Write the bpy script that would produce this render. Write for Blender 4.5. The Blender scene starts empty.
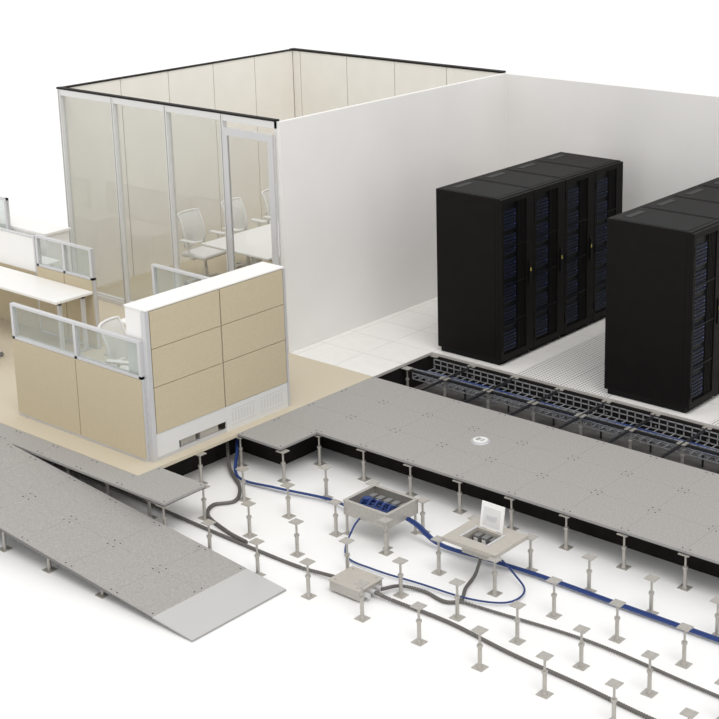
import bpy, bmesh, math, random
from mathutils import Vector, Matrix
random.seed(7)
scene=bpy.context.scene
COL=bpy.context.collection

# ------------------------------------------------------------ materials
def base_mat(name):
    m=bpy.data.materials.new(name); m.use_nodes=True
    nt=m.node_tree; b=nt.nodes["Principled BSDF"]
    return m,nt,b
def mat(name,col,rough=0.5,metal=0.0,var=0.0,scale=20,bump=0.0,bscale=80,spec=0.5,detail=4):
    m,nt,b=base_mat(name)
    b.inputs["Base Color"].default_value=(*col,1); b.inputs["Roughness"].default_value=rough
    b.inputs["Metallic"].default_value=metal; b.inputs["Specular IOR Level"].default_value=spec
    if var>0 or bump>0:
        tc=nt.nodes.new("ShaderNodeTexCoord")
    if var>0:
        n=nt.nodes.new("ShaderNodeTexNoise"); n.inputs["Scale"].default_value=scale; n.inputs["Detail"].default_value=detail
        r=nt.nodes.new("ShaderNodeValToRGB")
        r.color_ramp.elements[0].position=0.3; r.color_ramp.elements[1].position=0.7
        r.color_ramp.elements[0].color=(*[c*(1-var) for c in col],1)
        r.color_ramp.elements[1].color=(*[min(1,c*(1+var)) for c in col],1)
        nt.links.new(tc.outputs["Object"],n.inputs["Vector"]); nt.links.new(n.outputs["Fac"],r.inputs["Fac"])
        nt.links.new(r.outputs["Color"],b.inputs["Base Color"])
    if bump>0:
        n2=nt.nodes.new("ShaderNodeTexNoise"); n2.inputs["Scale"].default_value=bscale
        bp=nt.nodes.new("ShaderNodeBump"); bp.inputs["Strength"].default_value=bump; bp.inputs["Distance"].default_value=0.01
        nt.links.new(tc.outputs["Object"],n2.inputs["Vector"]); nt.links.new(n2.outputs["Fac"],bp.inputs["Height"])
        nt.links.new(bp.outputs["Normal"],b.inputs["Normal"])
    return m
def glass_mat(name,tint,gl=0.12,rough=0.02):
    m=bpy.data.materials.new(name); m.use_nodes=True; nt=m.node_tree; nt.nodes.clear()
    o=nt.nodes.new("ShaderNodeOutputMaterial"); t=nt.nodes.new("ShaderNodeBsdfTransparent"); t.inputs[0].default_value=(*tint,1)
    g=nt.nodes.new("ShaderNodeBsdfGlossy"); g.inputs["Roughness"].default_value=rough
    mx=nt.nodes.new("ShaderNodeMixShader"); lw=nt.nodes.new("ShaderNodeLayerWeight"); lw.inputs["Blend"].default_value=0.25
    mt=nt.nodes.new("ShaderNodeMath"); mt.operation='MULTIPLY'; mt.inputs[1].default_value=gl*4
    nt.links.new(lw.outputs["Fresnel"],mt.inputs[0]); nt.links.new(mt.outputs[0],mx.inputs[0])
    nt.links.new(t.outputs[0],mx.inputs[1]); nt.links.new(g.outputs[0],mx.inputs[2]); nt.links.new(mx.outputs[0],o.inputs[0])
    return m
def frosted_mat(name,col,fac=0.55,tint=(.95,.97,.97)):
    m=bpy.data.materials.new(name); m.use_nodes=True; nt=m.node_tree; nt.nodes.clear()
    o=nt.nodes.new("ShaderNodeOutputMaterial"); t=nt.nodes.new("ShaderNodeBsdfTransparent"); t.inputs[0].default_value=(*tint,1)
    g=nt.nodes.new("ShaderNodeBsdfPrincipled"); g.inputs["Base Color"].default_value=(*col,1); g.inputs["Roughness"].default_value=.3
    mx=nt.nodes.new("ShaderNodeMixShader"); mx.inputs[0].default_value=fac
    nt.links.new(t.outputs[0],mx.inputs[1]); nt.links.new(g.outputs[0],mx.inputs[2]); nt.links.new(mx.outputs[0],o.inputs[0])
    return m
def perf_mat(name,col,hole,scale=24):
    m,nt,b=base_mat(name); b.inputs["Roughness"].default_value=.5
    tc=nt.nodes.new("ShaderNodeTexCoord"); v=nt.nodes.new("ShaderNodeTexVoronoi"); v.inputs["Scale"].default_value=scale
    v.inputs["Randomness"].default_value=0.0
    mp=nt.nodes.new("ShaderNodeMapping"); mp.inputs["Scale"].default_value=(1,1,0)
    r=nt.nodes.new("ShaderNodeValToRGB"); r.color_ramp.elements[0].position=.28; r.color_ramp.elements[1].position=.36
    r.color_ramp.elements[0].color=(*hole,1); r.color_ramp.elements[1].color=(*col,1)
    nt.links.new(tc.outputs["Object"],mp.inputs[0]); nt.links.new(mp.outputs[0],v.inputs["Vector"])
    nt.links.new(v.outputs["Distance"],r.inputs[0]); nt.links.new(r.outputs[0],b.inputs["Base Color"])
    return m

M={}
M['slab']=mat("slab_white",(.86,.858,.852),.6,var=.012,scale=1.5)
M['wall']=mat("wall_paint_white",(.82,.805,.785),.7,var=.02,scale=1.2)
M['deck']=mat("deck_concrete_grey",(.345,.332,.318),.6,var=.15,scale=60,bump=.08,detail=6,spec=.3)
M['deckedge']=mat("panel_edge_steel",(.34,.335,.33),.45,.3)
M['rampedge']=mat("ramp_edge_dark",(.16,.155,.15),.5,.2)
M['alu']=mat("aluminium",(.60,.60,.61),.35,.3)
M['aluw']=mat("aluminium_white",(.70,.70,.69),.4,.1)
M['steel']=mat("galvanised_steel",(.44,.42,.385),.4,.4,var=.08,scale=40)
M['ramp_plate']=mat("ramp_end_plate",(.52,.52,.515),.45,.2)
M['carpet']=mat("carpet_beige",(.56,.50,.39),.95,var=.07,scale=120,bump=.2,spec=.2)
M['fabric']=mat("fabric_panel_beige",(.52,.45,.32),.9,var=.08,scale=130,bump=.2,spec=.2)
M['cream']=mat("wall_panel_cream",(.86,.835,.775),.7,var=.02,scale=3)
M['white']=mat("laminate_white",(.84,.83,.81),.35)
M['offw']=mat("floor_tile_white",(.80,.785,.76),.35,var=.02,scale=8)
M['joint']=mat("joint_grey",(.35,.34,.32),.8)
M['jointl']=mat("joint_light_grey",(.50,.48,.45),.8)
M['vent']=mat("vent_slot_grey",(.58,.58,.57),.6)
M['perf']=perf_mat("perforated_tile",(.76,.75,.73),(.27,.27,.26))
M['black']=mat("rack_black",(.008,.0072,.007),.55,0,var=.1,scale=6,spec=.10)
M['black2']=mat("rack_black_door",(.0045,.0045,.005),.4,spec=.15)
M['rim']=mat("rim_black",(.013,.011,.010),.6,spec=.15)
M['dark']=mat("underfloor_shade_dark",(.018,.016,.015),.9,var=.2,scale=5,spec=.1)  # shade below the raised floor, put in as colour
M['mat']=mat("underfloor_shade_grey",(.13,.125,.12),.9,var=.3,scale=4,spec=.1)  # slab darkening in trench and under deck, put in as colour
M['srv']=mat("server_face_blue",(.012,.018,.042),.35,.2,spec=.25)
M['srv2']=mat("server_face_dark",(.010,.011,.016),.4,.2,spec=.25)
M['led']=mat("led_blue",(.03,.06,.22),.4)
M['yellow']=mat("handle_yellow",(.55,.48,.10),.4)
M['blue']=mat("cable_blue",(.02,.045,.17),.5,spec=.3)
M['cond']=mat("flex_conduit_grey",(.16,.15,.14),.5,.3,spec=.3)
M['wire']=mat("basket_wire",(.05,.05,.055),.4,.5)
M['wirel']=mat("basket_wire_light",(.50,.51,.53),.35,.5)
M['glass']=glass_mat("glass_clear",(.925,.93,.925),.022)
M['frost']=frosted_mat("glass_frosted",(.66,.69,.67),.18,(.90,.92,.91))
M['chairw']=mat("chair_plastic_light",(.80,.79,.77),.5)
M['chairm']=frosted_mat("chair_mesh",(.74,.74,.71),.8)
M['chairg']=mat("chair_caster_grey",(.18,.18,.18),.5)
M['plate']=mat("floor_box_plate",(.45,.42,.375),.5,.1,var=.04)

# ------------------------------------------------------------ mesh builder
class MB:
    def __init__(s): s.v=[];s.f=[];s.m=[];s.mats=[];s.sm=[]
    def mi(s,k):
        if k not in s.mats: s.mats.append(k)
        return s.mats.index(k)
    def raw(s,vs,fs,k,X=None,smooth=False):
        o=len(s.v); i=s.mi(k)
        for v in vs:
            v=Vector(v)
            if X is not None: v=X@v
            s.v.append(tuple(v))
        for f in fs: s.f.append([a+o for a in f]); s.m.append(i); s.sm.append(smooth)
    def box(s,x0,x1,y0,y1,z0,z1,k,X=None):
        vs=[(x0,y0,z0),(x1,y0,z0),(x1,y1,z0),(x0,y1,z0),(x0,y0,z1),(x1,y0,z1),(x1,y1,z1),(x0,y1,z1)]
        s.raw(vs,[(0,3,2,1),(4,5,6,7),(0,1,5,4),(1,2,6,5),(2,3,7,6),(3,0,4,7)],k,X)
    def rbox(s,x0,x1,y0,y1,z0,z1,k,bev=.01,seg=2,X=None):
        bm=bmesh.new(); bmesh.ops.create_cube(bm,size=1)
        for v in bm.verts:
            v.co=Vector(((x0+x1)/2+v.co.x*(x1-x0),(y0+y1)/2+v.co.y*(y1-y0),(z0+z1)/2+v.co.z*(z1-z0)))
        bmesh.ops.bevel(bm,geom=bm.edges[:],offset=bev,segments=seg,affect='EDGES',profile=.5)
        bm.verts.index_update()
        s.raw([v.co.copy() for v in bm.verts],[[v.index for v in f.verts] for f in bm.faces],k,X,False)
        bm.free()
    def cyl(s,p0,p1,r,k,n=10,r1=None,X=None,smooth=True):
        p0=Vector(p0);p1=Vector(p1); d=(p1-p0).normalized()
        a=d.orthogonal().normalized(); b=d.cross(a); r1=r if r1 is None else r1
        vs=[];fs=[]
        for i in range(n):
            t=2*math.pi*i/n; o=a*math.cos(t)+b*math.sin(t); vs.append(p0+o*r); vs.append(p1+o*r1)
        for i in range(n):
            j=(i+1)%n; fs.append((2*i,2*j,2*j+1,2*i+1))
        s.raw(vs,fs,k,X,smooth)
        s.raw([vs[2*i] for i in range(n)],[tuple(reversed(range(n)))],k,X); s.raw([vs[2*i+1] for i in range(n)],[tuple(range(n))],k,X)
    def tube(s,pts,r,k,n=8,X=None,closed=False):
        pts=[Vector(p) for p in pts]; N=len(pts); rings=[]
        up=Vector((0.13,0.21,1)).normalized()
        for i,p in enumerate(pts):
            if closed: d=pts[(i+1)%N]-pts[i-1]
            else: d=pts[min(i+1,N-1)]-pts[max(i-1,0)]
            d.normalize(); a=d.cross(up)
            if a.length<.05: a=d.cross(Vector((1,0,0)))
            a.normalize(); b=a.cross(d)
            rings.append([p+(a*math.cos(2*math.pi*j/n)+b*math.sin(2*math.pi*j/n))*r for j in range(n)])
        vs=[v for R in rings for v in R]; fs=[]
        for i in range(N if closed else N-1):
            q=(i+1)%N
            for j in range(n):
                l=(j+1)%n; fs.append((i*n+j,i*n+l,q*n+l,q*n+j))
        if not closed: fs.append(tuple(range(n))); fs.append(tuple((N-1)*n+j for j in reversed(range(n))))
        s.raw(vs,fs,k,X,True)
    def prism(s,poly,z0,z1,k):
        n=len(poly); vs=[(x,y,z0) for x,y in poly]+[(x,y,z1) for x,y in poly]
        fs=[tuple(reversed(range(n))),tuple(range(n,2*n))]+[(i,(i+1)%n,n+(i+1)%n,n+i) for i in range(n)]
        s.raw(vs,fs,k)
    def build(s,name,origin=None):
        me=bpy.data.meshes.new(name)
        o=Vector(origin) if origin else Vector((0,0,0))
        me.from_pydata([tuple(Vector(v)-o) for v in s.v],[],s.f)
        for k in s.mats: me.materials.append(M[k])
        me.polygons.foreach_set("material_index",s.m); me.polygons.foreach_set("use_smooth",s.sm); me.update()
        ob=bpy.data.objects.new(name,me); ob.location=o; COL.objects.link(ob); return ob
def catmull(P,n=10):
    P=[Vector(p) for p in P]; out=[]
    Q=[2*P[0]-P[1]]+P+[2*P[-1]-P[-2]]
    for i in range(1,len(Q)-2):
        a,b,c,d=Q[i-1:i+3]
        for j in range(n):
            t=j/n; out.append(.5*((2*b)+(-a+c)*t+(2*a-5*b+4*c-d)*t*t+(-a+3*b-3*c+d)*t**3))
    out.append(P[-1]); return out

# grid of the raised floor
DX,DY=.624,.53
GX=lambda k:.098+DX*k
GY=lambda k:DY*k
SL=-.37; TH=.035; H=2.81

# ------------------------------------------------------------ slab
b=MB(); b.box(-60,60,-40,90,SL-.2,SL,'slab'); b.build("floor")

# ------------------------------------------------------------ raised floors
def panels(b,xs,ys,k,screws=True,ztop=0):
    for i in range(len(xs)-1):
        for j in range(len(ys)-1):
            x0,x1,y0,y1=xs[i]+.0008,xs[i+1]-.0008,ys[j]+.0008,ys[j+1]-.0008
            b.box(x0,x1,y0,y1,ztop-.006,ztop,k)
            b.box(x0,x1,y0,y1,ztop-.026,ztop-.006,'deckedge')
            b.box(x0+.004,x1-.004,y0+.004,y1-.004,ztop-TH,ztop-.026,'dark')  # underside coloured dark to deepen the shade below the panel
            if screws:
                for sx in (x0+.035,x1-.035):
                    for sy in (y0+.035,y1-.035):
                        b.cyl((sx,sy,ztop-.002),(sx,sy,ztop+.0012),.008,'rim',6)
b=MB()
panels(b,[GX(k) for k in range(2,15)],[GY(k) for k in range(-3,1)],'deck')
panels(b,[GX(2),GX(3)],[GY(-4),GY(-3)],'deck')
b.build("raised_floor_deck")
# landing strip of the ramp
b=MB()
xs=[GX(k) for k in range(-4,3)]
panels(b,xs,[GY(-7),GY(-6.5)],'deck')
panels(b,[GX(2),GX(3)+.06],[GY(-7),GY(-6)],'deck')
panels(b,[GX(-4),GX(-3),GX(-2),GX(-1),-.3],[-4.81,-4.27,GY(-7)],'deck')
b.build("ramp_landing")
# carpet floor
b=MB()
b.prism([(-6.2,GY(-6.5)+.003),(GX(2)-.002,GY(-6.5)+.003),(GX(2)-.002,-.0),(-6.2,-.0)],-TH,0,'carpet')
b.build("floor_carpet")
b=MB(); b.box(-4.06,-.05,0,4.34,SL,0,'carpet'); b.build("floor_conference")
# added dark sheets as shade below the panels, set well back from the edges
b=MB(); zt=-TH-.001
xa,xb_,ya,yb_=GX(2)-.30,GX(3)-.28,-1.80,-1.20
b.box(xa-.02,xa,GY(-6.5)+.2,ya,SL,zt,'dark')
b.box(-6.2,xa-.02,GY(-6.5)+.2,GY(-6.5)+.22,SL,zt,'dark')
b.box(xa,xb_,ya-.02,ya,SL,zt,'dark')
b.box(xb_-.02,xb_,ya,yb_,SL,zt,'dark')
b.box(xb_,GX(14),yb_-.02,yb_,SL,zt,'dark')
b.box(GX(2)-.02,GX(14),-1.20,GY(2)-.02,SL,SL+.008,'mat')  # added dark sheet over the slab, standing in for shade
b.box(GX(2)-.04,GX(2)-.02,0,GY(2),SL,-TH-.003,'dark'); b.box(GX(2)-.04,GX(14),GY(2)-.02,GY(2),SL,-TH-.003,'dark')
b.build("underfloor_shade_sheets")
# white tile floor of the data room
b=MB()
xs=[-0.0]+[GX(k) for k in range(0,13)]
ys=[GY(k) for k in range(0,9)]+[4.34]
for i in range(len(xs)-1):
    for j in range(len(ys)-1):
        if xs[i]>=GX(2)-.01 and ys[j]<GY(2)-.01: continue
        perf = (GX(4)-.01<=xs[i]<GX(6)-.4) or (GX(8)-.4<=xs[i]<GX(10)-.3)
        b.box(xs[i]+.003,xs[i+1]-.003,ys[j]+.003,ys[j+1]-.003,-.004,0,'perf' if perf else 'offw')
        b.box(xs[i],xs[i+1],ys[j],ys[j+1],-TH,-.004,'jointl')
b.build("floor_tile")

# ------------------------------------------------------------ pedestals
def pedestal(b,x,y,ztop,z0=SL):
    b.box(x-.052,x+.052,y-.048,y+.048,z0,z0+.006,'steel')
    zc=z0+(ztop-z0)*.55
    b.cyl((x,y,z0+.005),(x,y,z0+.03),.026,'steel',10,.018)
    b.cyl((x,y,z0+.03),(x,y,zc),.017,'steel',10)
    if ztop-z0>.1: b.cyl((x,y,zc),(x,y,zc+.022),.025,'steel',6)
    b.cyl((x,y,zc),(x,y,ztop-.008),.010,'steel',8)
    b.cyl((x,y,ztop-.03),(x,y,ztop-.008),.012,'steel',8,.03)
    b.box(x-.052,x+.052,y-.048,y+.048,ztop-.008,ztop,'steel')
    for sx in(-.034,.034):
        for sy in (-.032,.032): b.cyl((x+sx,y+sy,ztop-.001),(x+sx,y+sy,ztop+.0005),.007,'joint',6)
b=MB(); zt=-TH-.002
for i in range(2,15):
    for j in (-3,-2,0,1,2):
        pedestal(b,GX(i)+(.06 if i==2 else 0),GY(j)+(.03 if j==-3 else 0),zt)
for i in range(2,13): pedestal(b,GX(i),GY(-4)+(.03 if i<4 else 0),zt)
for i in range(2,13): pedestal(b,GX(i),GY(-5),zt)
for i in range(3,13): pedestal(b,GX(i),GY(-6)+.01,zt)
for i in range(3,13): pedestal(b,GX(i),GY(-7)+.04,zt)
for i in range(-2,3): pedestal(b,GX(i)+.2,GY(-6.5)-.05,zt)
b.build("floor_pedestals")

# ------------------------------------------------------------ ramp
b=MB()
RX0,RX1=-.3,3.62; RY0,RY1=-4.81,GY(-7)-.012; RZ1=SL+.018
def rz(x): return (x-RX0)/(RX1-RX0)*RZ1
def slabq(x0,x1,y0,y1,th,k,ke='rampedge'):
    z0,z1=rz(x0),rz(x1)
    vs=[(x0,y0,z0-th),(x1,y0,z1-th),(x1,y1,z1-th),(x0,y1,z0-th),(x0,y0,z0),(x1,y0,z1),(x1,y1,z1),(x0,y1,z0)]
    b.raw(vs,[(4,5,6,7)],k); b.raw(vs,[(0,3,2,1),(0,1,5,4),(1,2,6,5),(2,3,7,6),(3,0,4,7)],ke)
rxs=[-.3,.1,.72,1.34,1.97,2.59,3.13]
for i in range(6):
    for (y0,y1) in ((RY0,-4.264),(-4.263,RY1)):
        slabq(rxs[i]+.0006,rxs[i+1]-.0006,y0,y1,.03 if i<5 else .016,'deck')
        for sx in (rxs[i]+.04,rxs[i+1]-.04):
            for sy in (y0+.04,y1-.04): b.cyl((sx,sy,rz(sx)-.002),(sx,sy,rz(sx)+.0015),.008,'rim',6)
slabq(3.13,RX1,RY0,RY1,.014,'ramp_plate','deckedge')
for x in (.35,.98,1.65,2.4):
    for y in (RY0+.06,RY1-.06):
        z=rz(x)-.032
        b.box(x-.05,x+.05,y-.05,y+.05,SL,SL+.006,'steel'); b.cyl((x,y,SL),(x,y,z),.017,'steel',8); b.box(x-.04,x+.04,y-.04,y+.04,z-.006,z,'steel')
b.build("access_ramp")

# ------------------------------------------------------------ walls
WX=-.05
b=MB(); b.box(WX,0,0,4.34,SL,H,'wall'); b.build("wall_right")
b=MB(); b.box(0,8.2,4.34,4.44,SL,H,'wall')
b.build("wall_back")
b=MB()
b.box(-4.12,0,4.37,4.44,SL,H,'cream')
px=[-4.06,-3.9,-2.94,-2.0,-1.03,WX]
for i in range(5): b.box(px[i]+.006,px[i+1]-.006,4.34,4.37,0,H,'cream')
b.box(-4.06,WX,4.352,4.368,0,H-.02,'joint')
b.build("wall_conference_back")
b=MB()
b.box(-4.12,-4.09,.0,4.37,SL,H,'cream')
py=[.05,1.0,1.85,2.7,3.53,4.34]
for i in range(5): b.box(-4.09,-4.06,py[i]+.006,py[i+1]-.006,0,H,'cream')
b.box(-4.088,-4.072,.05,4.34,0,H-.02,'joint')
b.build("wall_left")
b=MB(); b.box(-4.12,WX,-.02,.05,H,H+.022,'rim'); b.build("trim_1")
b=MB(); b.box(-4.12,-4.05,.05,4.34,H,H+.018,'rim'); b.build("trim_2")
b=MB(); b.box(-4.12,WX,4.33,4.43,H,H+.025,'rim'); b.build("trim_3")

# glazed front
mx=[-4.08,-3.0,-1.98,-.97,WX]
b=MB(); fy0,fy1=-.015,.05
b.box(mx[0],mx[-1],fy0,fy1,H-.08,H,'aluw'); b.box(mx[0],mx[3],fy0,fy1,SL,.06,'aluw')
b.box(mx[3],mx[-1],fy0,fy1,SL,.0,'aluw')
for i,x in enumerate(mx):
    if i==4: b.box(x-.025,x,fy0,fy1,0,H,'aluw')
    else: b.box(x-.022,x+.028,fy0-.005,fy1,0,H,'aluw'); b.box(x-.001,x+.006,fy0-.010,fy0-.005,0,H,'joint')
b.build("trim_4")
for i in range(3):
    b=MB(); b.box(mx[i]+.028,mx[i+1]-.022,.015,.027,.06,H-.08,'glass')
    b.box(mx[i]+.028,mx[i]+.038,.0,.045,.06,H-.08,'aluw'); b.box(mx[i+1]-.032,mx[i+1]-.022,.0,.045,.06,H-.08,'aluw')
    b.box(mx[i]+.038,mx[i+1]-.032,.0,.045,.06,.09,'aluw')
    b.build("window_%d"%(i+1))
b=MB(); x0,x1=mx[3]+.05,mx[4]-.02; zt2=2.66; ys0,ys1=-.06,-.028
b.box(x0,x0+.085,ys0,ys1,.01,zt2,'alu'); b.box(x1-.085,x1,ys0,ys1,.01,zt2,'alu')
b.box(x0+.085,x1-.085,ys0,ys1,zt2-.09,zt2,'alu'); b.box(x0+.085,x1-.085,ys0,ys1,.01,.13,'alu')
b.box(x0+.085,x1-.085,-.047,-.041,.13,zt2-.09,'glass')
b.cyl((x0+.12,-.10,.85),(x0+.12,-.10,1.35),.012,'alu'); 
for z in(.9,1.3): b.cyl((x0+.05,ys0,z),(x0+.12,-.10,z),.008,'alu')
b.build("door_1")

# ------------------------------------------------------------ server racks
def rack(x0,x1,y0,w,name="server_rack"):
    b=MB(); y1=y0+w-.004; h=2.0
    b.rbox(x0,x1-.04,y0,y1,.06,h,'black',.006,1)
    b.box(x0+.03,x1-.06,y0+.03,y1-.03,.0,.06,'black2')
    b.box(x0+.05,x1-.09,y0-.003,y0,.12,h-.06,'black')
    b.box(x0+.06,x1-.10,y0+.03,y1-.03,h,h+.003,'black')
    b.box(x0+.12,x0+.20,y0+.16,y1-.16,h+.003,h+.006,'black2')
    b.box(x1-.04,x1,y0+.004,y0+.05,.06,h-.01,'black'); b.box(x1-.04,x1,y1-.15,y1-.004,.06,h-.01,'black')
    b.box(x1-.04,x1,y0+.05,y1-.15,h-.07,h-.01,'black'); b.box(x1-.04,x1,y0+.05,y1-.15,.06,.13,'black')
    b.box(x1-.039,x1-.034,y0+.05,y1-.15,.13,h-.07,'black2')
    z=.16
    while z<h-.12:
        for u in range(6):
            if z>h-.12: break
            k='srv' if (u%3!=1) else 'srv2'
            b.box(x1-.036,x1-.022,y0+.06,y0+.31,z,z+.030,k)
            for c in range(5): b.box(x1-.022,x1-.018,y0+.075+c*.046,y0+.105+c*.046,z+.006,z+.024,'srv2' if k=='srv' else 'srv')
            if u in(1,4): b.box(x1-.02,x1-.016,y0+.27,y0+.30,z+.010,z+.020,'led')
            z+=.040
        z+=.05
    for c in range(5): b.box(x1-.018,x1-.010,y0+.33+c*.030,y0+.342+c*.030,.13,h-.07,'black')
    for zz in (.5,.95,1.4): b.box(x1-.014,x1-.006,y0+.05,y1-.15,zz,zz+.014,'black2')
    b.rbox(x1,x1+.018,y1-.105,y1-.065,.88,1.16,'black2',.005,1); b.box(x1+.018,x1+.024,y1-.095,y1-.082,1.04,1.08,'yellow')
    for zz in (.25,1.0,1.8): b.cyl((x1+.002,y0+.012,zz-.05),(x1+.002,y0+.012,zz+.05),.008,'black2',8)
    for ax in (x0+.08,x1-.12):
        for ay in(y0+.06,y1-.06): b.cyl((ax,ay,0),(ax,ay,.06),.02,'black2',8)
    return b.build(name,((x0+x1)/2,y0+w/2,0))
for i in range(4): rack(1.377,2.332,1.137+i*.64,.64)
for i in range(4): rack(3.74,4.81,1.137+i*.64,.64)

# ------------------------------------------------------------ trench contents
b=MB()
for i in range(3,15):
    b.box(GX(i)-.010,GX(i)+.010,.01,GY(2)-.02,-TH-.03,-TH-.002,'wire')
b.box(GX(2),GX(14),GY(1)-.010,GY(1)+.010,-TH-.03,-TH-.003,'wire')
b.build("floor_stringers")
def basket(name,y0,y1,z0,z1,k,x0=GX(2)+.1,x1=GX(14)-.1,step=.10,r=.0045):
    b=MB()
    n=int((x1-x0)/step)
    for i in range(n+1):
        x=x0+i*step
        b.box(x-r,x+r,y0,y1,z0,z0+2*r,k); b.box(x-r,x+r,y0-r,y0+r,z0,z1,k); b.box(x-r,x+r,y1-r,y1+r,z0,z1,k)
    m=4
    for j in range(m+1):
        y=y0+(y1-y0)*j/m; b.box(x0,x1,y-r,y+r,z0-2*r,z0,k)
    for z in (z1-r,(z0+z1)/2):
        b.box(x0,x1,y0-r,y0+r,z-r,z+r,k); b.box(x0,x1,y1-r,y1+r,z-r,z+r,k)
    for i in range(1,int((x1-x0)/DX)+1):
        x=x0+i*DX
        b.cyl((x,(y0+y1)/2,SL),(x,(y0+y1)/2,z0-2*r),.012,'wire',8)
    b.build(name)
basket("cable_basket_tray",.58,.98,-.17,-.045,'wirel',r=.005)
def bundle(name,path,k,n=5,spread=.03,r=.009,seg=8,seed=1):
    rnd=random.Random(seed); b=MB()
    for s in range(n):
        ph=rnd.random()*6.28; oy=math.cos(ph)*spread; oz=abs(math.sin(ph))*spread
        pts=[Vector(p)+Vector((rnd.uniform(-.3,.3)*spread,oy+rnd.uniform(-.4,.4)*spread,oz)) for p in path]
        b.tube(catmull(pts,seg),r,k,8)
    return b.build(name)
def along(x0,x1,y,z,n,jy=.02,seed=3):
    rnd=random.Random(seed); return [(x0+(x1-x0)*i/n,y+rnd.uniform(-jy,jy),z) for i in range(n+1)]
bundle("data_cable_bundle",along(GX(2)+.1,GX(14)-.1,.42,-.34,20,.03),'blue',5,.05,.013)
bundle("data_cable_bundle",along(GX(2)+.1,GX(14)-.1,.72,-.155,20,.03,5),'blue',4,.035,.013,seed=4)

# ------------------------------------------------------------ deck outlet
b=MB(); gx,gy=3.47,-.745
b.cyl((gx,gy,.0),(gx,gy,.012),.105,'alu',28,.098); b.cyl((gx,gy,.012),(gx,gy,.015),.075,'white',24)
b.box(gx-.045,gx-.005,gy-.03,gy+.03,.015,.019,'joint'); b.box(gx+.012,gx+.045,gy-.03,gy+.03,.015,.019,'alu')
b.build("floor_outlet")

# ------------------------------------------------------------ floor boxes
b=MB(); x0,x1,y0,y1=GX(5)+.05,GX(6)-.03,GY(-5)+.06,GY(-4)-.03; zt3=-.03; zb=-.17; t=.012
b.box(x0,x1,y0,y1,zb,zb+t,'steel')
b.box(x0,x0+t,y0,y1,zb+t,zt3,'steel'); b.box(x1-t,x1,y0,y1,zb+t,zt3,'steel')
b.box(x0+t,x1-t,y0,y0+t,zb+t,zt3,'steel'); b.box(x0+t,x1-t,y1-t,y1,zb+t,zt3,'steel')
for (a0,a1,c0,c1) in ((x0-.005,x0+.03,y0-.005,y1+.005),(x1-.03,x1+.005,y0-.005,y1+.005)): b.box(a0,a1,c0,c1,zt3,zt3+.006,'steel')
b.box(x0+.03,x1-.03,y0-.005,y0+.03,zt3,zt3+.006,'steel'); b.box(x0+.03,x1-.03,y1-.03,y1+.005,zt3,zt3+.006,'steel')
for i in range(5):
    b.box(x0+.05+i*.095,x0+.11+i*.095,y1-.15,y1-.07,zb+t,zb+.10,'chairg'); b.box(x0+.06+i*.095,x0+.10+i*.095,y1-.152,y1-.15,zb+.05,zb+.09,'white')
    b.tube(catmull([(x0+.085+i*.09,y1-.16,zb+.07),(x0+.09+i*.08,y1-.24,zb+.12),(x0+.1+i*.08,y0+.12,zb+.05),(x0+.33+i*.02,y0+.08,zb+.06+i*.01)],6),.014,'blue',6)
for i in range(4): b.tube(catmull([(x0+.05,y0+.1+i*.05,zb+.05),(x0+.2,y0+.07+i*.06,zb+.09),(x0+.36,y0+.12+i*.04,zb+.07),(x1-.05,y0+.2+i*.03,zb+.06)],6),.012,'blue',6)
b.cyl((x0+.12,(y0+y1)/2-.02,zb+t),(x0+.12,(y0+y1)/2-.02,zb+.13),.04,'blue',12)
for sx in(x0+.02,x1-.02):
    for sy in (y0+.02,y1-.02): b.cyl((sx,sy,SL+.0),(sx,sy,zb),.012,'steel',8); b.box(sx-.035,sx+.035,sy-.035,sy+.035,SL,SL+.005,'steel')
b.build("floor_junction_box")
b=MB(); x0,x1,y0,y1=GX(7)+.02,GX(8)-.01,GY(-5)+.02,GY(-4)-.02
hx0,hx1,hy0,hy1=x0+.14,x0+.42,y0+.12,y0+.34; z0=-.055;z1=-.02
b.box(x0,hx0,y0,y1,z0,z1,'plate'); b.box(hx1,x1,y0,y1,z0,z1,'plate'); b.box(hx0,hx1,y0,hy0,z0,z1,'plate'); b.box(hx0,hx1,hy1,y1,z0,z1,'plate')
b.box(hx0,hx1,hy0,hy1,-.17,-.16,'steel')
for q in ((hx0-.008,hx0,hy0,hy1),(hx1,hx1+.008,hy0,hy1),(hx0,hx1,hy0-.008,hy0),(hx0,hx1,hy1,hy1+.008)): b.box(*q,-.17,z0,'steel')
for i in range(3): b.box(hx0+.02+i*.09,hx0+.08+i*.09,hy1-.09,hy1-.01,-.16,-.05,'chairg'); b.box(hx0+.03+i*.09,hx0+.07+i*.09,hy1-.095,hy1-.09,-.11,-.07,'white')
b.box(hx0-.02,hx0,hy0-.02,hy1+.02,z1,z1+.006,'alu'); b.box(hx1,hx1+.02,hy0-.02,hy1+.02,z1,z1+.006,'alu')
Lx=Matrix.Translation((0,hy1+.03,z1))@Matrix.Rotation(math.radians(-10),4,'X')
b.box(hx0,hx1-.03,0,.012,0,.24,'white',Lx)
b.box(hx0+.03,hx1-.06,-.004,0,.03,.20,'aluw',Lx); b.box(hx0+.07,hx1-.10,-.01,-.004,.09,.13,'alu',Lx)
for q in (hx0+.03,hx1-.09): b.cyl((q,hy1+.03,z1+.004),(q+.05,hy1+.03,z1+.004),.008,'alu',8)
b.build("floor_outlet_box")
b=MB(); b.rbox(3.93,4.28,-3.50,-3.20,SL+.02,SL+.11,'steel',.004,1); b.rbox(3.92,4.29,-3.51,-3.19,SL+.11,SL+.122,'plate',.003,1)
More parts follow.
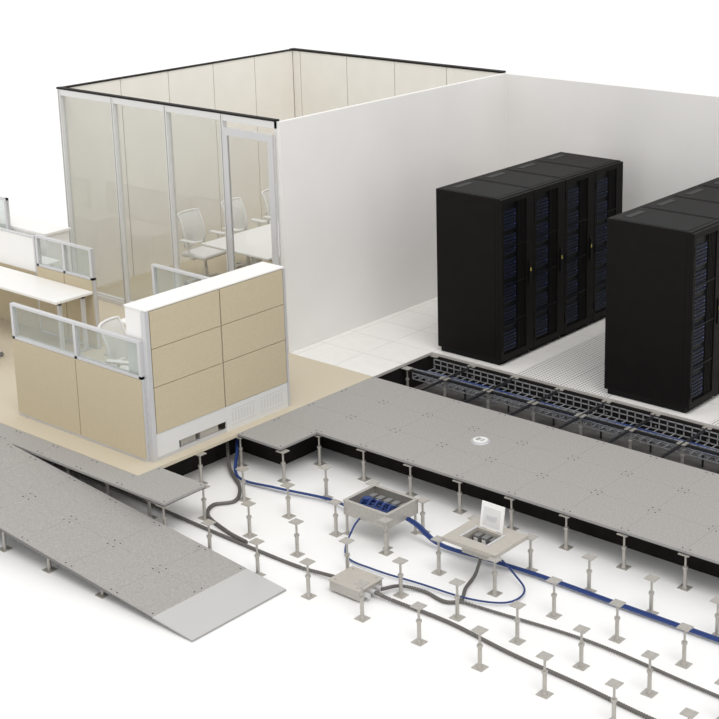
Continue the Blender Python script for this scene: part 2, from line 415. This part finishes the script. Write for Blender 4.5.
for q in ((3.96,-3.48),(4.23,-3.48),(3.96,-3.24),(4.23,-3.24)): b.box(q[0],q[0]+.03,q[1],q[1]+.02,SL,SL+.02,'steel'); b.cyl((q[0]+.01,q[1]+.01,SL+.122),(q[0]+.01,q[1]+.01,SL+.126),.01,'joint',6)
for y in (-3.43,-3.35,-3.27): b.cyl((4.28,y,SL+.06),(4.33,y,SL+.06),.024,'alu',10); b.cyl((3.89,y,SL+.06),(3.93,y,SL+.06),.024,'alu',10)
b.build("conduit_junction_box")

# ------------------------------------------------------------ cables on slab
Zc=SL+.03
bundle("blue_power_cable",[(1.2,-2.0,-.12),(1.35,-2.15,-.2),(1.6,-2.38,Zc),(2.1,-2.32,Zc),(2.7,-2.2,Zc),(3.1,-2.3,Zc+.04),(3.30,-2.4,-.24),(3.42,-2.42,-.16)],'blue',3,.016,.011)
bundle("blue_power_cable",[(3.72,-2.3,-.16),(3.92,-2.3,-.2),(4.2,-2.3,Zc+.02),(4.7,-2.24,Zc),(5.25,-2.2,Zc),(6.1,-2.2,Zc),(7.0,-2.2,Zc),(8.3,-2.2,Zc)],'blue',3,.016,.011,seed=2)
b=MB(); b.tube(catmull([(3.45,-2.5,-.14),(3.5,-2.72,-.2),(3.62,-2.95,Zc),(4.0,-3.0,Zc),(4.5,-2.95,Zc),(5.0,-2.9,Zc),(5.3,-2.75,Zc),(5.3,-2.5,Zc),(5.1,-2.38,Zc+.05),(4.9,-2.37,-.17)],10),.009,'blue',8); b.build("blue_data_cable")
def conduit(name,path,r=.017):
    b=MB(); pts=catmull(path,10); b.tube(pts,r*.8,'cond',8)
    for i in range(len(pts)-1):
        d=(pts[i+1]-pts[i]); n=max(1,int(d.length/.02))
        for j in range(n):
            p=pts[i]+d*(j/n); e=d.normalized()*.005
            b.cyl(p-e,p+e,r,'cond',8)
    b.build(name)
Zd=SL+.02
conduit("flexible_conduit",[(-.2,-3.3,Zd),(.6,-3.3,Zd),(1.2,-3.31,Zd),(2.0,-3.34,Zd),(2.8,-3.36,Zd),(3.4,-3.36,Zd),(3.7,-3.35,Zd+.02),(3.885,-3.35,SL+.06)])
conduit("flexible_conduit",[(4.335,-3.35,SL+.06),(4.5,-3.32,Zd+.01),(5.1,-3.3,Zd),(5.8,-3.38,Zd),(6.5,-3.42,Zd),(7.2,-3.48,Zd),(8.0,-3.5,Zd)])
conduit("flexible_conduit",[(1.15,-2.1,-.15),(1.4,-2.3,Zd+.04),(1.75,-2.5,Zd),(1.95,-2.75,Zd),(1.85,-2.95,Zd),(2.0,-3.15,Zd),(2.4,-3.27,Zd),(2.7,-3.31,Zd)],.020)
conduit("flexible_conduit",[(4.335,-3.27,SL+.06),(4.4,-3.1,Zd+.02),(4.6,-3.02,Zd),(4.85,-3.05,Zd),(4.95,-2.95,Zd),(4.85,-2.75,Zd),(4.80,-2.55,Zd+.03),(4.78,-2.42,-.17)])
conduit("flexible_conduit",[(4.92,-2.97,Zd),(5.3,-2.93,Zd),(6.2,-2.84,Zd),(7.2,-2.9,Zd),(8.2,-2.95,Zd)],.014)

# ------------------------------------------------------------ cubicles
def partition(name,x0,x1,y,splits,zt=1.26,zg=.88,th=.05):
    b=MB(); ya,yb=y-th/2,y+th/2
    b.box(x0,x1,ya,yb,0,.03,'alu'); b.box(x0,x1,ya,yb,zt-.025,zt,'alu'); b.box(x0,x1,ya,yb,zg-.012,zg+.018,'alu')
    xs=[x0]+splits+[x1]
    for i,x in enumerate(xs):
        a=x if i==0 else x-.02; c=x+.04 if i==0 else (x if i==len(xs)-1 else x+.02)
        if i==len(xs)-1: a=x-.04
        b.box(a,c,ya,yb,.03,zt-.025,'alu')
    for i in range(len(xs)-1):
        b.box(xs[i]+.006,xs[i+1]-.006,ya-.012,ya,.035,zg-.015,'fabric'); b.box(xs[i]+.006,xs[i+1]-.006,yb,yb+.012,.035,zg-.015,'fabric')
        b.box(xs[i]+.02,xs[i+1]-.02,y-.01,y+.01,.03,zg-.01,'alu')
        b.box(xs[i]+.03,xs[i+1]-.03,y-.005,y+.005,zg+.018,zt-.025,'frost')
    b.build(name)
partition("cubicle_partition",-.93,1.165,-3.15,[.14])
partition("cubicle_partition",-.87,.88,-1.27,[0.0])
partition("cubicle_partition",-3.05,-1.96,-1.28,[-2.5])
b=MB(); tx0,tx1,ty0,ty1=.90,1.215,-3.11,-1.235; Ht=1.58
b.box(tx0,tx1-.015,ty0,ty1,.28,Ht-.02,'white'); b.rbox(tx0-.005,tx1+.005,ty0-.012,ty1+.01,Ht-.02,Ht,'white',.004,1)
rows=[(.285,.765),(.772,1.165),(1.172,Ht-.028)]; cols=[(ty0+.03,-2.165),(-2.155,ty1-.02)]
b.box(tx1-.015,tx1-.003,ty0+.02,ty1-.01,.28,Ht-.02,'joint')
for z0,z1 in rows:
    for y0,y1 in cols: b.box(tx1-.003,tx1+.012,y0+.003,y1-.003,z0,z1,'fabric')
b.box(tx1-.05,tx1+.015,ty0-.03,ty0+.02,0,Ht-.022,'alu'); b.box(tx1-.01,tx1+.015,ty1-.018,ty1+.01,0,Ht-.022,'alu')
b.box(tx0,tx0+.02,ty0,ty1,0,.28,'alu')
b.box(tx1-.01,tx1+.005,ty0+.02,-2.16,.12,.28,'aluw'); b.box(tx0+.02,tx1-.03,ty0+.05,-2.2,.0,.03,'vent'); b.box(tx1-.20,tx1-.18,ty0+.03,-2.16,0,.28,'chairg')
b.box(tx1-.01,tx1+.012,ty0+.02,-2.16,.0,.04,'alu'); b.box(tx1-.01,tx1+.006,ty0+.02,-2.80,.04,.12,'aluw')
b.box(tx1-.01,tx1+.012,-2.16,ty1-.02,0,.28,'aluw')
for yy in (-2.08,-1.66):
    b.box(tx1+.012,tx1+.015,yy,yy+.34,.06,.065,'vent'); b.box(tx1+.012,tx1+.015,yy,yy+.34,.225,.23,'vent')
    for i in range(8): b.box(tx1+.012,tx1+.014,yy+.01+i*.042,yy+.02+i*.042,.09,.20,'vent')
b.box(tx1-.12,tx1-.02,-2.76,-2.56,.03,.11,'steel'); b.box(tx1-.12,tx1-.02,-2.5,-2.25,.03,.11,'plate')
b.build("cubicle_storage_wall")
def desk(name,x0,x1,y0,y1,z=.74,t=.035):
    b=MB(); b.rbox(x0,x1,y0,y1,z-t,z,'white',.006,2)
    b.box(x0+.06,x1-.06,y0+.08,y0+.12,z-t-.04,z-t,'alu'); b.box(x0+.06,x1-.06,y1-.12,y1-.08,z-t-.04,z-t,'alu')
    for x in (x0+.06,x1-.10):
        b.box(x,x+.04,y0+.08,y0+.12,.02,z-t,'alu'); b.box(x,x+.04,y1-.12,y1-.08,.02,z-t,'alu'); b.box(x,x+.04,y0+.04,y1-.04,0,.025,'alu')
    b.build(name,((x0+x1)/2,(y0+y1)/2,0))
desk("desk",-4.9,-1.95,-1.86,-1.32)
desk("desk",-5.4,-3.4,-1.22,-.70)
desk("desk",-.84,.86,-1.86,-1.32)
b=MB(); b.box(-5.9,-3.85,-.58,-.20,.04,.96,'white'); b.rbox(-5.92,-3.83,-.60,-.18,.96,1.0,'white',.005,1); b.box(-5.88,-3.87,-.56,-.22,0,.04,'chairg')
for x in (-5.2,-4.5): b.box(x-.003,x+.003,-.583,-.58,.06,.94,'joint'); b.box(x-.12,x-.04,-.59,-.583,.75,.765,'alu')
b.build("storage_cabinet")
b=MB(); b.rbox(-4.9,-3.1,-1.27,-1.24,.76,1.20,'white',.004,1)
b.box(-4.9,-3.1,-1.275,-1.235,1.20,1.22,'alu'); b.box(-4.9,-3.1,-1.275,-1.235,.0,.76,'fabric')
for x in(-4.9,-3.13): b.box(x,x+.03,-1.28,-1.23,0,1.22,'alu')
b.build("desk_screen")
# taller end screen at the far left desk
b=MB(); b.box(-5.4,-4.53,-.66,-.63,.0,.80,'fabric'); b.box(-5.4,-4.53,-.65,-.64,.80,1.36,'frost'); b.box(-5.4,-4.53,-.665,-.625,1.36,1.39,'alu'); b.box(-5.4,-4.53,-.665,-.625,.79,.82,'alu')
for x in (-5.4,-4.57): b.box(x,x+.04,-.67,-.62,0,1.39,'alu')
b.build("office_screen")

# ------------------------------------------------------------ chairs
def chair(name,x,y,rot):
    b=MB()
    for i in range(5):
        a=math.radians(72*i+18); c,s=math.cos(a),math.sin(a)
        b.tube([(0,0,.11),(c*.15,s*.15,.10),(c*.28,s*.28,.065)],.018,'chairw',8)
        b.cyl((c*.28-s*.02,s*.28+c*.02,.03),(c*.28+s*.02,s*.28-c*.02,.03),.03,'chairg',12)
        b.cyl((c*.28,s*.28,.03),(c*.28,s*.28,.07),.01,'chairg',8)
    b.cyl((0,0,.08),(0,0,.26),.03,'chairw',12); b.cyl((0,0,.25),(0,0,.41),.018,'alu',12); b.box(-.1,.1,-.08,.08,.39,.42,'chairw')
    b.rbox(-.23,.23,-.24,.24,.42,.485,'chairw',.03,3)
    nu,nv=8,9; grid=[]
    for j in range(nv):
        t=j/(nv-1); z=.55+t*.45; w=.22-.03*t-.03*(1-t)**2
        for i in range(nu):
            u=i/(nu-1)*2-1
            grid.append((-.24-.10*t*t+.02*math.sin(t*3)+.05*u*u,u*w,z))
    fs=[(j*nu+i,j*nu+i+1,(j+1)*nu+i+1,(j+1)*nu+i) for j in range(nv-1) for i in range(nu-1)]
    b.raw(grid,fs,'chairm',None,True)
    loop=[grid[i] for i in range(nu)]+[grid[j*nu+nu-1] for j in range(1,nv)]+[grid[(nv-1)*nu+i] for i in range(nu-2,-1,-1)]+[grid[j*nu] for j in range(nv-2,0,-1)]
    b.tube(loop,.015,'chairw',8,closed=True)
    b.tube(catmull([(-.05,0,.40),(-.22,0,.42),(-.27,0,.52),(-.25,0,.66)],6),.022,'chairw',8)
    b.tube([(-.26,-.16,.68),(-.27,0,.67),(-.26,.16,.68)],.014,'chairw',8)
    for s in(-1,1):
        b.tube(catmull([(-.02,s*.1,.41),(0,s*.26,.43),(-.02,s*.29,.55),(-.02,s*.29,.66)],5),.014,'chairw',8)
        b.rbox(-.16,.12,s*.29-.035,s*.29+.035,.66,.69,'chairw',.012,2)
    o=b.build(name); o.location=(x,y,0); o.rotation_euler=(0,0,math.radians(rot)); return o
chair("office_chair",.05,-2.36,20)
chair("office_chair",-2.75,-2.45,60)
for y in (1.35,2.15,2.95): chair("conference_chair",-2.93,y,4)
b=MB(); b.rbox(-2.55,-1.28,.95,3.4,.705,.74,'white',.012,2)
for y in (1.35,3.0):
    b.box(-1.96,-1.86,y-.05,y+.05,.03,.705,'alu'); b.rbox(-2.33,-1.49,y-.04,y+.04,0,.03,'alu',.008,1)
b.box(-1.95,-1.87,1.35,3.0,.64,.70,'alu')
b.build("conference_table")

# ------------------------------------------------------------ light, world, camera
w=bpy.data.worlds.new("world"); scene.world=w; w.use_nodes=True
w.node_tree.nodes["Background"].inputs[0].default_value=(1,1,1,1); w.node_tree.nodes["Background"].inputs[1].default_value=1.0
sd=bpy.data.lights.new("sun","SUN"); sd.energy=1.05; sd.angle=math.radians(30); sd.color=(1,.98,.95)
so=bpy.data.objects.new("sun",sd); COL.objects.link(so)
so.rotation_euler=Vector((-.45,.30,-1.0)).to_track_quat('-Z','Y').to_euler(); so.location=(4,-6,8)

cd=bpy.data.cameras.new("camera"); co=bpy.data.objects.new("camera",cd); COL.objects.link(co)
r=Vector((.7777,.6285,-.0127)); d=Vector((.1546,-.2109,-.9652)); f=r.cross(d)
r.normalize(); f.normalize(); u=r.cross(f)
R3=Matrix((r,u,-f)).transposed()
co.matrix_world=Matrix.Translation((12.1756,-11.9896,6.0))@R3.to_4x4()
cd.sensor_width=36; cd.lens=1496.93/719*36; cd.shift_x=.5-443.918/719; cd.shift_y=-(.5-237.92/719)
cd.clip_end=300
scene.camera=co
scene.view_settings.view_transform='Standard'
